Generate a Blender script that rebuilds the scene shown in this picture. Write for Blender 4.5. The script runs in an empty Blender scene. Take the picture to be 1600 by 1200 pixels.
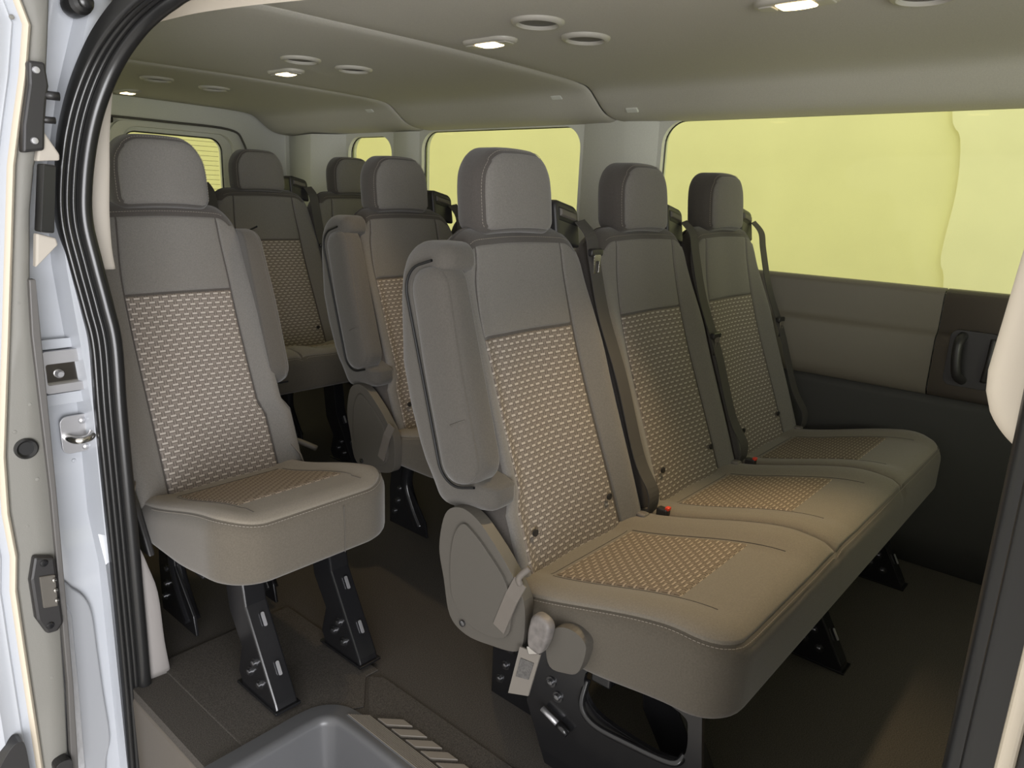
import bpy, math
import numpy as np
from mathutils import Vector, Matrix
from mathutils.geometry import tessellate_polygon

scene = bpy.context.scene
COL = scene.collection
# ------------------------------------------------------------------ camera
cam_d = bpy.data.cameras.new('camera'); cam = bpy.data.objects.new('camera', cam_d); COL.objects.link(cam)
CP = Vector((-1.1457, -1.0135, 1.0537))
yaw, pitch, roll, FPX = math.radians(40.7113), math.radians(14.417), math.radians(2.3819), 1133.6
fw = Vector((math.cos(yaw)*math.cos(pitch), math.sin(yaw)*math.cos(pitch), -math.sin(pitch)))
rt = Vector((math.sin(yaw), -math.cos(yaw), 0)); up = rt.cross(fw)
rt2 = rt*math.cos(roll)+up*math.sin(roll); up2 = up*math.cos(roll)-rt*math.sin(roll)
cam.matrix_world = Matrix((( rt2.x, up2.x, -fw.x, CP.x), (rt2.y, up2.y, -fw.y, CP.y), (rt2.z, up2.z, -fw.z, CP.z), (0,0,0,1)))
cam_d.sensor_width = 36.0; cam_d.sensor_fit = 'HORIZONTAL'; cam_d.lens = 36.0*FPX/1600.0
cam_d.clip_start = 0.02; cam_d.clip_end = 100
scene.camera = cam
# ------------------------------------------------------------------ world and light
world = bpy.data.worlds.new('world'); scene.world = world; world.use_nodes = True
bg = world.node_tree.nodes['Background']
bg.inputs[0].default_value = (1.0, 0.97, 0.93, 1); bg.inputs[1].default_value = 1.1
scene.view_settings.view_transform = 'Standard'; scene.view_settings.look = 'None'
scene.view_settings.exposure = 0.0; scene.view_settings.gamma = 1.0
scene.view_settings.use_curve_mapping = False

def area_light(name, loc, target, size, power, color, size_y=None, parent=None):
    l = bpy.data.lights.new(name, 'AREA'); l.energy = power; l.color = color; l.size = size
    if size_y: l.shape = 'RECTANGLE'; l.size_y = size_y
    o = bpy.data.objects.new(name, l); COL.objects.link(o); o.location = loc
    d = Vector(target)-Vector(loc); o.rotation_euler = d.to_track_quat('-Z', 'Y').to_euler()
    if parent: o.parent = parent
    return o
LAMP_COL = (1.0, 0.74, 0.42)
def lamp_spot(parent, power, aim, cone):
    l = bpy.data.lights.new('lamp_light', 'SPOT'); l.energy = power; l.color = LAMP_COL; l.spot_size = math.radians(cone); l.spot_blend = .8; l.shadow_soft_size = .03
    o = bpy.data.objects.new('lamp_light', l); COL.objects.link(o); o.parent = parent; o.location = (0, 0, -.03)
    o.rotation_euler = Vector(aim).to_track_quat('-Z', 'Y').to_euler()
# daylight from the hall's doorway, on the open sliding door's side
area_light('hall_light_door', (-2.7, -4.0, 0.55), (-0.3, 0.6, 1.0), 3.0, 300, (0.97, 0.97, 1.0), 2.4)

# ------------------------------------------------------------------ materials
def mat_base(name):
    m = bpy.data.materials.new(name); m.use_nodes = True
    nt = m.node_tree; b = nt.nodes['Principled BSDF']
    return m, nt, b
def N(nt, t, **k):
    n = nt.nodes.new(t)
    for a, v in k.items(): setattr(n, a, v)
    return n
def math_node(nt, op, a, b=None):
    n = nt.nodes.new('ShaderNodeMath'); n.operation = op
    for i, v in enumerate((a, b)):
        if v is None: continue
        if isinstance(v, (int, float)): n.inputs[i].default_value = v
        else: nt.links.new(v, n.inputs[i])
    return n.outputs[0]
def plain(name, col, rough=.5, metal=0, coat=0, spec=.5, noise=0, nscale=60, bump=0, bscale=400):
    m, nt, b = mat_base(name)
    b.inputs['Base Color'].default_value = (*col, 1); b.inputs['Roughness'].default_value = rough
    b.inputs['Metallic'].default_value = metal; b.inputs['Coat Weight'].default_value = coat
    b.inputs['Specular IOR Level'].default_value = spec
    if noise or bump:
        tc = N(nt, 'ShaderNodeTexCoord')
    if noise:
        nz = N(nt, 'ShaderNodeTexNoise'); nz.inputs['Scale'].default_value = nscale; nz.inputs['Detail'].default_value = 4
        nt.links.new(tc.outputs['Object'], nz.inputs['Vector'])
        r = N(nt, 'ShaderNodeValToRGB'); r.color_ramp.elements[0].position = .3; r.color_ramp.elements[1].position = .7
        r.color_ramp.elements[0].color = (*[c*(1-noise) for c in col], 1); r.color_ramp.elements[1].color = (*[min(1, c*(1+noise)) for c in col], 1)
        nt.links.new(nz.outputs[0], r.inputs[0]); nt.links.new(r.outputs[0], b.inputs['Base Color'])
    if bump:
        n2 = N(nt, 'ShaderNodeTexNoise'); n2.inputs['Scale'].default_value = bscale; n2.inputs['Detail'].default_value = 2
        nt.links.new(tc.outputs['Object'], n2.inputs['Vector'])
        bp = N(nt, 'ShaderNodeBump'); bp.inputs['Strength'].default_value = bump; bp.inputs['Distance'].default_value = .001
        nt.links.new(n2.outputs[0], bp.inputs['Height']); nt.links.new(bp.outputs[0], b.inputs['Normal'])
    return m
def fabric(name, col):
    m = plain(name, col, rough=.95, spec=.2, noise=.10, nscale=350, bump=.35, bscale=900)
    b = m.node_tree.nodes['Principled BSDF']; b.inputs['Sheen Weight'].default_value = .25; b.inputs['Sheen Roughness'].default_value = .5
    return m
def weave(name, base, light, dark):
    m, nt, b = mat_base(name); b.inputs['Roughness'].default_value = .9; b.inputs['Specular IOR Level'].default_value = .25
    uv = N(nt, 'ShaderNodeUVMap'); sp = N(nt, 'ShaderNodeSeparateXYZ'); nt.links.new(uv.outputs[0], sp.inputs[0])
    PX, PY = .0240, .0110
    v = math_node(nt, 'DIVIDE', sp.outputs[1], PY)
    row = math_node(nt, 'FLOOR', v); fv = math_node(nt, 'FRACT', v)
    odd = math_node(nt, 'MULTIPLY', math_node(nt, 'MODULO', math_node(nt, 'ADD', row, 2000), 2), .5)
    fu = math_node(nt, 'FRACT', math_node(nt, 'ADD', math_node(nt, 'DIVIDE', sp.outputs[0], PX), odd))
    dash = math_node(nt, 'MULTIPLY', math_node(nt, 'LESS_THAN', fu, .60), math_node(nt, 'GREATER_THAN', fv, .64))
    e1 = math_node(nt, 'LESS_THAN', math_node(nt, 'ABSOLUTE', math_node(nt, 'SUBTRACT', fu, .66)), .055)
    e2 = math_node(nt, 'LESS_THAN', math_node(nt, 'ABSOLUTE', math_node(nt, 'SUBTRACT', fu, .93)), .055)
    e3 = math_node(nt, 'MULTIPLY', math_node(nt, 'LESS_THAN', math_node(nt, 'ABSOLUTE', math_node(nt, 'SUBTRACT', fv, .54)), .08), math_node(nt, 'LESS_THAN', fu, .62))
    edge = math_node(nt, 'MINIMUM', math_node(nt, 'ADD', math_node(nt, 'ADD', e1, e2), e3), 1)
    mx = N(nt, 'ShaderNodeMix', data_type='RGBA'); mx.inputs[6].default_value = (*base, 1); mx.inputs[7].default_value = (*dark, 1)
    nt.links.new(edge, mx.inputs[0])
    m2 = N(nt, 'ShaderNodeMix', data_type='RGBA'); m2.inputs[7].default_value = (*light, 1)
    nt.links.new(mx.outputs[2], m2.inputs[6]); nt.links.new(dash, m2.inputs[0]); nt.links.new(m2.outputs[2], b.inputs['Base Color'])
    h = math_node(nt, 'SUBTRACT', dash, edge)
    bp = N(nt, 'ShaderNodeBump'); bp.inputs['Strength'].default_value = .5; bp.inputs['Distance'].default_value = .0012
    nt.links.new(h, bp.inputs['Height']); nt.links.new(bp.outputs[0], b.inputs['Normal'])
    return m
def emit(name, col, s):
    m, nt, b = mat_base(name); b.inputs['Emission Color'].default_value = (*col, 1); b.inputs['Emission Strength'].default_value = s
    b.inputs['Base Color'].default_value = (.8, .8, .8, 1); return m
def glass(name, tint, refl=.008):
    m = bpy.data.materials.new(name); m.use_nodes = True; nt = m.node_tree; nt.nodes.clear()
    o = N(nt, 'ShaderNodeOutputMaterial'); t = N(nt, 'ShaderNodeBsdfTransparent'); g = N(nt, 'ShaderNodeBsdfGlossy'); mx = N(nt, 'ShaderNodeMixShader')
    t.inputs[0].default_value = (*tint, 1); g.inputs['Roughness'].default_value = .02; mx.inputs[0].default_value = refl
    nt.links.new(t.outputs[0], mx.inputs[1]); nt.links.new(g.outputs[0], mx.inputs[2]); nt.links.new(mx.outputs[0], o.inputs[0]); return m

M = dict(
    cloth=fabric('seat_cloth', (.150, .142, .130)),
    cloth_dark=fabric('seat_cloth_charcoal', (.068, .061, .055)),
    cloth_mid=fabric('seat_cloth_shaded', (.084, .077, .067)),  # seat cloth darkened in colour to offset door light on the sides
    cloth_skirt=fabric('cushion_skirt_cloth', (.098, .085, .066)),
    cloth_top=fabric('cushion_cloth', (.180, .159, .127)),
    weave=weave('woven_insert', (.200, .175, .153), (.40, .365, .325), (.125, .108, .094)),
    weave_seat=weave('woven_cushion_insert', (.205, .170, .134), (.38, .325, .262), (.125, .100, .078)),
    thread=plain('stitch_thread', (.25, .225, .19), .8),
    vinyl=plain('grey_trim_plastic', (.088, .080, .068), .55, bump=.15, bscale=700),
    dark_plastic=plain('dark_plastic', (.022, .021, .021), .42, bump=.1, bscale=800),
    black_metal=plain('black_enamel_steel', (.010, .010, .011), .22, spec=.6),
    bolt=plain('bolt_steel', (.55, .55, .57), .38, metal=.8),
    bolt_dark=plain('blackened_bolt', (.16, .16, .165), .25, metal=.9),
    strip_low=plain('lower_pillar_trim', (.26, .243, .232), .7, spec=.3),
    recess_grey=plain('recess_grey_paint', (.30, .31, .33), .5),
    foil=plain('foil', (.72, .74, .78), .25, metal=.7, bump=1.0, bscale=60),
    chrome=plain('chrome', (.72, .70, .67), .16, metal=1),
    belt=plain('belt_webbing', (.055, .051, .048), .8, bump=.3, bscale=1200),
    belt_light=plain('belt_strap_grey', (.145, .128, .110), .75, bump=.3, bscale=1200),
    buckle=plain('buckle_grey_plastic', (.16, .146, .136), .55, noise=.25, nscale=70),
    label=plain('printed_tag', (.19, .172, .15), .7),
    label_ink=plain('tag_ink', (.10, .095, .09), .7, noise=.3, nscale=260),
    red=plain('red_button', (.75, .06, .03), .4),
    headliner=plain('headliner_cloth', (.60, .58, .525), .98, spec=.1, noise=.05, nscale=300, bump=.3, bscale=900),
    pillar=plain('pillar_trim', (.76, .765, .72), .7, spec=.3, noise=.03, nscale=200),
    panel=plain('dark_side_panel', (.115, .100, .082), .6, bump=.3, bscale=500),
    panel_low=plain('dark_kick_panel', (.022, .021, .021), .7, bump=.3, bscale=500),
    carpet=plain('dark_carpet', (.078, .071, .063), 1.0, spec=.1, noise=.35, nscale=420, bump=.8, bscale=600),
    step=plain('step_plastic', (.085, .086, .090), .34, bump=.15, bscale=600),
    tread=plain('tread_plate', (.20, .18, .155), .5),
    rubber=plain('seal_rubber', (.014, .014, .014), .28, spec=.6),
    rubber_grey=plain('grey_rubber', (.10, .095, .09), .5),
    paint=plain('white_paint', (.43, .45, .485), .28, coat=.6, spec=.5, noise=.015, nscale=8),
    paint_cream=plain('door_flange_paint', (.60, .53, .42), .35, coat=.4),
    cream=plain('cream_trim', (.80, .72, .60), .6, spec=.35),
    strip=plain('light_pillar_trim', (.42, .385, .335), .7, spec=.3),
    door_trim=plain('door_grey_trim', (.20, .195, .175), .6, bump=.2, bscale=400),
    wall_y=plain('yellow_wall_paint', (.92, .89, .57), .9, spec=.2, noise=.03, nscale=2),
    wall_b=plain('yellow_wall_paler', (.94, .915, .66), .9, spec=.2, noise=.03, nscale=3),  # lighter wall colour of the added reflection-like panel
    concrete=plain('concrete', (.62, .60, .57), .8, noise=.15, nscale=3),
    glass=glass('tinted_glass', (.93, .95, .80)),
    heat=plain('heater_wire', (.30, .25, .10), .6),
    lens=emit('lamp_lens', (1.0, .78, .42), 6.0),
    lamp_body=plain('lamp_bezel', (.50, .48, .43), .45),
    grille=plain('vent_grille', (.20, .19, .165), .9, bump=.8, bscale=900),
    black=plain('black_recess', (.006, .006, .006), .6),
    exterior=plain('van_outer_paint', (.78, .79, .80), .3, coat=.5),
)

# ------------------------------------------------------------------ mesh helpers
def link(o, parent=None, label=None, cat=None, group=None, kind=None):
    COL.objects.link(o)
    if parent is not None: o.parent = parent
    if label: o['label'] = label
    if cat: o['category'] = cat
    if group: o['group'] = group
    if kind: o['kind'] = kind
    return o
def empty(name, loc, label, cat, group=None):
    o = bpy.data.objects.new(name, None); o.location = loc; o.empty_display_size = .05
    return link(o, None, label, cat, group)
def mesh(name, V, Fc, mat, smooth=True, uv=None, sharp=None):
    me = bpy.data.meshes.new(name); me.from_pydata([tuple(map(float, v)) for v in V], [], Fc)
    me.validate(); me.materials.append(M[mat] if isinstance(mat, str) else mat)
    if uv is not None:
        l = me.uv_layers.new(name='UVMap')
        idx = np.zeros(len(me.loops), dtype=np.int32); me.loops.foreach_get('vertex_index', idx)
        l.data.foreach_set('uv', np.asarray(uv, dtype=np.float32)[idx].ravel())
    if smooth: me.shade_smooth()
    if sharp: me.set_sharp_from_angle(angle=math.radians(sharp))
    return me
def ob(name, me, parent=None, loc=(0,0,0), rot=None, **k):
    o = bpy.data.objects.new(name, me); o.location = loc
    if rot: o.rotation_euler = rot
    return link(o, parent, **k)
def bevel(o, w, seg=3, ang=35):
    m = o.modifiers.new('bevel', 'BEVEL'); m.width = w; m.segments = seg; m.limit_method = 'ANGLE'; m.angle_limit = math.radians(ang)
    m.harden_normals = False
    return o
def sstep(x): x = np.clip(x, 0, 1); return x*x*(3-2*x)
def catmull(P, n=8, closed=False):
    P = [np.array(p, float) for p in P]; out = []; L = len(P)
    for i in range(L if closed else L-1):
        g = (lambda k: P[k % L]) if closed else (lambda k: P[min(max(k, 0), L-1)])
        a, b, c, d = g(i-1), g(i), g(i+1), g(i+2)
        for j in range(n):
            t = j/n; out.append(.5*((2*b)+(-a+c)*t+(2*a-5*b+4*c-d)*t*t+(-a+3*b-3*c+d)*t**3))
    if not closed: out.append(P[-1])
    return out
def rrect(u0, u1, v0, v1, r, n=6):
    if isinstance(r, (int, float)): r = (r,)*4
    pts = []
    for (cx, cy, a0), rr in zip(((u0+r[0], v0+r[0], 180), (u1-r[1], v0+r[1], 270), (u1-r[2], v1-r[2], 0), (u0+r[3], v1-r[3], 90)), r):
        for i in range(n+1):
            a = math.radians(a0+90*i/n); pts.append((cx+rr*math.cos(a), cy+rr*math.sin(a)))
    return pts
AX = {'x': lambda u, v, w: (w, u, v), 'y': lambda u, v, w: (u, w, v), 'z': lambda u, v, w: (u, v, w)}
def plate_mesh(name, loops, w0, w1, axis, mat, warp=None):
    """flat plate with holes: loops of (u,v); extruded between w0 and w1 along axis"""
    ax = AX[axis]; V = []; flat = []; counts = []
    for lp in loops: counts.append(len(lp)); flat += lp
    tri = tessellate_polygon([[Vector((u, v, 0)) for u, v in lp] for lp in loops])
    n = len(flat)
    for w in (w0, w1):
        for u, v in flat:
            q = (u, v, w) if warp is None else warp(u, v, w)
            V.append(ax(*q))
    Fc = [tuple(t) for t in tri]+[tuple(i+n for i in reversed(t)) for t in tri]
    s = 0
    for c in counts:
        for i in range(c):
            a, b = s+i, s+(i+1) % c; Fc.append((a, b, b+n, a+n))
        s += c
    me = mesh(name, V, Fc, mat, smooth=False)
    import bmesh
    bm = bmesh.new(); bm.from_mesh(me); bmesh.ops.recalc_face_normals(bm, faces=bm.faces); bm.to_mesh(me); bm.free()
    return me
def plate(name, loops, w0, w1, axis, mat, parent=None, bev=0, seg=3, warp=None, **k):
    o = ob(name, plate_mesh(name, loops, w0, w1, axis, mat, warp), parent, **k)
    if bev: bevel(o, bev, seg)
    return o
def box(name, a, b, mat, parent=None, bev=0, seg=2, **k):
    (x0, y0, z0), (x1, y1, z1) = a, b
    V = [(x, y, z) for z in (z0, z1) for y in (y0, y1) for x in (x0, x1)]
    Fc = [(0, 2, 3, 1), (4, 5, 7, 6), (0, 1, 5, 4), (2, 6, 7, 3), (0, 4, 6, 2), (1, 3, 7, 5)]
    o = ob(name, mesh(name, V, Fc, mat, smooth=False), parent, **k)
    if bev: bevel(o, bev, seg)
    return o
def frames(path, upv=None):
    P = [Vector(p) for p in path]; n = len(P); T = []
    for i in range(n): T.append((P[min(i+1, n-1)]-P[max(i-1, 0)]).normalized())
    Ns = []; nn = Vector(upv) if upv is not None else (Vector((0, 0, 1)) if abs(T[0].z) < .9 else Vector((1, 0, 0)))
    for t in T:
        m = (nn-t*nn.dot(t)).normalized(); Ns.append(m)
        if upv is None: nn = m
    return P, T, Ns
def sweep_mesh(name, path, prof, mat, upv=None, closed_prof=True, smooth=True, sharp=None, caps=True):
    P, T, Ns = frames(path, upv); V = []; m = len(prof)
    for p, t, n in zip(P, T, Ns):
        b = t.cross(n)
        for (u, v) in prof: V.append(p+n*u+b*v)
    Fc = []
    for i in range(len(P)-1):
        for j in range(m if closed_prof else m-1):
            a, c = i*m+j, i*m+(j+1) % m; Fc.append((a, c, c+m, a+m))
    if closed_prof and caps: Fc.append(tuple(reversed(range(m)))); Fc.append(tuple(range((len(P)-1)*m, len(P)*m)))
    return mesh(name, V, Fc, mat, smooth, sharp=sharp)
def circ(r, n=10): return [(r*math.cos(2*math.pi*i/n), r*math.sin(2*math.pi*i/n)) for i in range(n)]
def tube(name, path, r, mat, parent=None, n=10, **k): return ob(name, sweep_mesh(name, path, circ(r, n), mat), parent, **k)
def strap(name, path, w, t, mat, parent=None, upv=(1, 0, 0), **k):
    prof = [(-w/2, -t/2), (w/2, -t/2), (w/2, t/2), (-w/2, t/2)]
    return ob(name, sweep_mesh(name, path, prof, mat, upv, smooth=False), parent, **k)
def lathe_mesh(name, prof, mat, n=24, axis='z', sharp=40, ell=1.0):
    V = []; ax = AX[axis]; m = len(prof)
    for i in range(n):
        a = 2*math.pi*i/n
        for r, h in prof: V.append(ax(r*math.cos(a), r*math.sin(a)*ell, h))
    Fc = [(i*m+j, ((i+1) % n)*m+j, ((i+1) % n)*m+j+1, i*m+j+1) for i in range(n) for j in range(m-1)]
    if prof[0][0] > 0: Fc.append(tuple(i*m for i in range(n)))
    if prof[-1][0] > 0: Fc.append(tuple(i*m+m-1 for i in range(n)))
    me = mesh(name, V, Fc, mat, True)
    import bmesh
    bm = bmesh.new(); bm.from_mesh(me); bmesh.ops.remove_doubles(bm, verts=bm.verts, dist=1e-6); bmesh.ops.recalc_face_normals(bm, faces=bm.faces); bm.to_mesh(me); bm.free()
    me.set_sharp_from_angle(angle=math.radians(sharp)); return me
def dashes(path, step=.0062, ln=.0042, r=.0006):
    P = [np.array(p, float) for p in path]; d = [0]
    for a, b in zip(P, P[1:]): d.append(d[-1]+np.linalg.norm(b-a))
    A = np.array(P); V = []; Fc = []; s = 0
    at = lambda t: np.array([np.interp(t, d, A[:, i]) for i in range(3)])
    while s+ln < d[-1]:
        a, b = at(s), at(s+ln); t = (b-a)/np.linalg.norm(b-a); n = np.cross(t, (0, 0, 1.))
        n = n/np.linalg.norm(n) if np.linalg.norm(n) > .1 else np.array((1., 0, 0)); q = np.cross(t, n); k = len(V)
        for p in (a, b):
            for i in range(4): th = math.pi/2*i; V.append(p+r*(math.cos(th)*n+math.sin(th)*q))
        for i in range(4): j = (i+1) % 4; Fc.append((k+i, k+j, k+4+j, k+4+i))
        Fc += [(k+3, k+2, k+1, k), (k+4, k+5, k+6, k+7)]; s += step
    return V, Fc

class Pillow:
    """upholstered body: two height fields over a rounded rectangle, filleted edge, flat side between"""
    def __init__(s, a0, a1, b0, b1, rad, F, B, rF, rB, axes, sgn=1, warp=None):
        s.a0, s.a1, s.b0, s.b1 = a0, a1, b0, b1; s.rad = rad if isinstance(rad, tuple) else (rad,)*4
        s.F, s.B, s.rF, s.rB, s.axes, s.sgn, s.warp = F, B, rF, rB, axes, sgn, warp
    def rmap(s, a, b):
        a = np.array(a, float).copy(); b = np.array(b, float).copy(); d = np.minimum(np.minimum(a-s.a0, s.a1-a), np.minimum(b-s.b0, s.b1-b))
        for (ca, sa, cb, sb), R in zip(((s.a0, 1, s.b0, 1), (s.a1, -1, s.b0, 1), (s.a1, -1, s.b1, -1), (s.a0, 1, s.b1, -1)), s.rad):
            if R <= 0: continue
            p = 1-(a-ca)*sa/R; q = 1-(b-cb)*sb/R; k = (p > 0) & (q > 0)
            rr = np.maximum(p, q); th = np.where(p >= q, np.pi/4*q/np.maximum(p, 1e-9), np.pi/2-np.pi/4*p/np.maximum(q, 1e-9))
            p2 = rr*np.cos(th); q2 = rr*np.sin(th)
            a = np.where(k, ca+sa*R*(1-p2), a); b = np.where(k, cb+sb*R*(1-q2), b)
            d = np.where(k, R*(1-np.hypot(p2, q2)), d)
        return a, b, np.maximum(d, 0)
    def surf(s, a, b, back=False):
        a, b, d = s.rmap(a, b); r = s.rB if back else s.rF
        f = r*(1-np.sqrt(np.maximum(1-(1-np.minimum(d/r, 1))**2, 0)))
        h = (s.B(a, b)+s.sgn*f) if back else (s.F(a, b)-s.sgn*f)
        if s.warp: a, b = s.warp(a, b)
        return np.stack(s.axes(a, b, h), -1)
    def samples(s, lo, hi, n, r):
        e = r*np.array([0, .03, .11, .25, .45, .7, 1.0]); e = e[e < (hi-lo)*.45]
        mid = np.linspace(lo+e[-1], hi-e[-1], n)[1:-1]
        return np.concatenate([lo+e, mid, (hi-e)[::-1]])
    def body(s, name, na, nb, mat):
        A, Bv = s.samples(s.a0, s.a1, na, s.rF), s.samples(s.b0, s.b1, nb, s.rF); a, b = np.meshgrid(A, Bv, indexing='ij')
        f = s.surf(a, b).reshape(-1, 3); k = s.surf(a, b, True).reshape(-1, 3); n, m = len(A), len(Bv); o = n*m
        Fc = []
        for i in range(n-1):
            for j in range(m-1):
                q = (i*m+j, (i+1)*m+j, (i+1)*m+j+1, i*m+j+1); Fc.append(q); Fc.append(tuple(x+o for x in reversed(q)))
        ring = [i*m for i in range(n)]+[(n-1)*m+j for j in range(1, m)]+[i*m+m-1 for i in range(n-2, -1, -1)]+[j for j in range(m-2, 0, -1)]
        for i in range(len(ring)): x, y = ring[i], ring[(i+1) % len(ring)]; Fc.append((y, x, x+o, y+o))
        me = mesh(name, np.vstack([f, k]), Fc, mat, True)
        import bmesh
        bm = bmesh.new(); bm.from_mesh(me); bmesh.ops.recalc_face_normals(bm, faces=bm.faces); bm.to_mesh(me); bm.free()
        return me
    def patch(s, name, quad, n, m, mat, off=.003, tuck=.004, ew=.007, uvo=(0, 0)):
        """upholstery panel lying on the front face; quad = 4 corners (a,b); its edge tucks into the seam"""
        q = [np.array(p, float) for p in quad]
        La, Lb = np.linalg.norm(q[1]-q[0]), np.linalg.norm(q[3]-q[0])
        ts = lambda L, k: np.concatenate([np.array([0, .35, .7, 1])*ew/L, np.linspace(ew/L, 1-ew/L, k)[1:-1], 1-np.array([1, .7, .35, 0])*ew/L])
        u, v = np.meshgrid(ts(La, n), ts(Lb, m), indexing='ij')
        ab = ((1-u)*(1-v))[..., None]*q[0]+(u*(1-v))[..., None]*q[1]+(u*v)[..., None]*q[2]+((1-u)*v)[..., None]*q[3]
        P = s.surf(ab[..., 0], ab[..., 1])
        du = np.gradient(P, axis=0); dv = np.gradient(P, axis=1); nn = np.cross(du, dv); nn /= np.linalg.norm(nn, axis=-1, keepdims=True)+1e-12
        c = s.surf(ab[..., 0], ab[..., 1], True)
        if ((P-c)*nn).sum() < 0: nn = -nn
        e = np.minimum(np.minimum(u, 1-u)*La, np.minimum(v, 1-v)*Lb)
        h = off-(off+tuck)*(1-np.minimum(e/ew, 1))**2
        P = P+nn*h[..., None]; nu, nv = u.shape
        V = P.reshape(-1, 3); Fc = [(i*nv+j, (i+1)*nv+j, (i+1)*nv+j+1, i*nv+j+1) for i in range(nu-1) for j in range(nv-1)]
        # orient
        a, b, d = V[Fc[0][0]], V[Fc[0][1]], V[Fc[0][3]]
        if np.dot(np.cross(b-a, d-a), nn[0, 0]) < 0: Fc = [tuple(reversed(f)) for f in Fc]
        return mesh(name, V, Fc, mat, True, uv=ab.reshape(-1, 2)+np.array(uvo))
    def line(s, pts, off=.003, n=20):
        out = []
        for p, q in zip(pts, pts[1:]):
            for i in range(n): t = i/n; out.append((p[0]+(q[0]-p[0])*t, p[1]+(q[1]-p[1])*t))
        out.append(pts[-1]); A = np.array(out); P = s.surf(A[:, 0], A[:, 1]); E = 1e-4
        nn = np.cross(s.surf(A[:, 0]+E, A[:, 1])-s.surf(A[:, 0]-E, A[:, 1]), s.surf(A[:, 0], A[:, 1]+E)-s.surf(A[:, 0], A[:, 1]-E))
        nn /= np.linalg.norm(nn, axis=-1, keepdims=True)+1e-15
        nn *= np.sign(((P-s.surf(A[:, 0], A[:, 1], True))*nn).sum(-1, keepdims=True))
        return P+nn*off
FRONT = lambda a, b, h: (a, -h, b)      # plane x,z  height towards the van's front (-y)
TOP = lambda a, b, h: (a, b, h)         # plane x,y  height up

def cubic(pts):
    xs = np.array([p[0] for p in pts]); ys = np.array([p[1] for p in pts]); c = np.polyfit(xs, ys, 3); return lambda t: np.polyval(c, t)

# ------------------------------------------------------------------ seat upholstery (meshes shared between the seats)
H_FRONT = cubic([(.30, .243), (.36, .222), (.5, .168), (.65, .112), (.785, .074), (.9, .046), (.985, .03)])
def h_back(z): return np.interp(z, [.30, .476, .60, .74, .94, .985], [.115, .056, .005, -.041, -.041, -.030])
CACHE = {}
def backrest_set(kind):
    """kind: mid (full width), left / right (bolster cut back on the armrest side), one (single seat)"""
    if ('b', kind) in CACHE: return CACHE[('b', kind)]
    hw = .240; ls, rs = dict(mid=(1, 1), left=(.82, 1), right=(1, .82), one=(.92, .83))[kind]
    def F(a, b):
        t = np.abs(a)/hw
        return H_FRONT(b)+.028*sstep((t-.58)/.32)*sstep((.93-b)/.22)-.006*(1-sstep(t/.5))+.004*np.sin((b-.3)*9)
    def B(a, b): return h_back(b)+0*a
    def W(a, b):
        low = 1+.10*sstep((.515-b)/.035)
        a2 = np.where(a < 0, a*ls*(low if kind == 'left' else 1), a*rs*(low if kind == 'one' else 1))
        return a2*(1-.075*sstep((b-.80)/.2)), b+.012*(1-(a/hw)**2)*sstep((b-.9)/.08)
    P = Pillow(-hw, hw, .30, .985, (.06, .06, .085, .085), F, B, .042, .03, FRONT, 1, W)
    i0, i1 = (.145, .157) if kind != 'one' else (.128, .132)
    l0, l1, r0, r1 = i0/ls, i1/ls, i0/rs, i1/rs
    r = dict(
        body=P.body('backrest', 34, 44, 'cloth_dark'),
        upper=P.patch('upper_panel', [(-l0, .788), (r0, .788), (r0*.98, .958), (-l0*.98, .958)], 18, 12, 'cloth'),
        insert=P.patch('woven_insert', [(-l1, .325), (r1, .325), (r0, .787), (-l0, .787)], 22, 34, 'weave', off=.004),
        left=P.patch('side_bolster', [(-hw+.014, .322), (-l1, .322), (-l0*.98, .958), (-hw+.014, .958)], 14, 34, 'cloth'),
        right=P.patch('side_bolster', [(r1, .322), (hw-.014, .322), (hw-.014, .958), (r0*.98, .958)], 14, 34, 'cloth'))
    V, Fc = dashes(P.line([(-hw+.05, .965), (hw-.05, .965)], .0012))
    r['stitch'] = mesh('stitching', V, Fc, 'thread', False)
    CACHE[('b', kind)] = r; return r
def headrest_set():
    if 'h' in CACHE: return CACHE['h']
    F = lambda a, b: .038-.10*(b-1.07)-.010*(np.abs(a)/.11)**2.5
    B = lambda a, b: -.068-.10*(b-1.07)+.012*(np.abs(a)/.11)**2.5
    W = lambda a, b: (a*(1-.14*sstep((b-1.05)/.12)), b+.007*(1-(a/.114)**2))
    P = Pillow(-.114, .114, .977, 1.142, (.030, .030, .058, .058), F, B, .030, .034, FRONT, 1, W)
    r = dict(body=P.body('headrest', 22, 18, 'cloth_dark'), front=P.patch('front_panel', [(-.103, .985), (.103, .985), (.103, 1.133), (-.103, 1.133)], 22, 18, 'cloth', off=.0022, ew=.006))
    V, Fc = dashes(P.line([(-.1055, .991), (-.1055, 1.1355), (.1055, 1.1355), (.1055, .991)], .0015))
    r['stitch'] = mesh('stitching', V, Fc, 'thread', False)
    r['post'] = sweep_mesh('post', [(0, 0, .945), (0, 0, 1.02)], circ(.0065, 12), 'chrome')
    r['collar'] = lathe_mesh('collar', [(.0, .966), (.017, .966), (.017, .980), (.012, .986), (0, .987)], 'dark_plastic', 20)
    CACHE['h'] = r; return r
def add_headrest(root, loc):
    h = headrest_set(); o = ob('headrest', h['body'], root, loc)
    ob('front_panel', h['front'], o); ob('stitching', h['stitch'], o)
    for sx in (-.0684, .0684):
        ob('post', h['post'], o, (sx, 0, 0)); ob('collar', h['collar'], o, (sx, 0, -.002))
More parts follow.
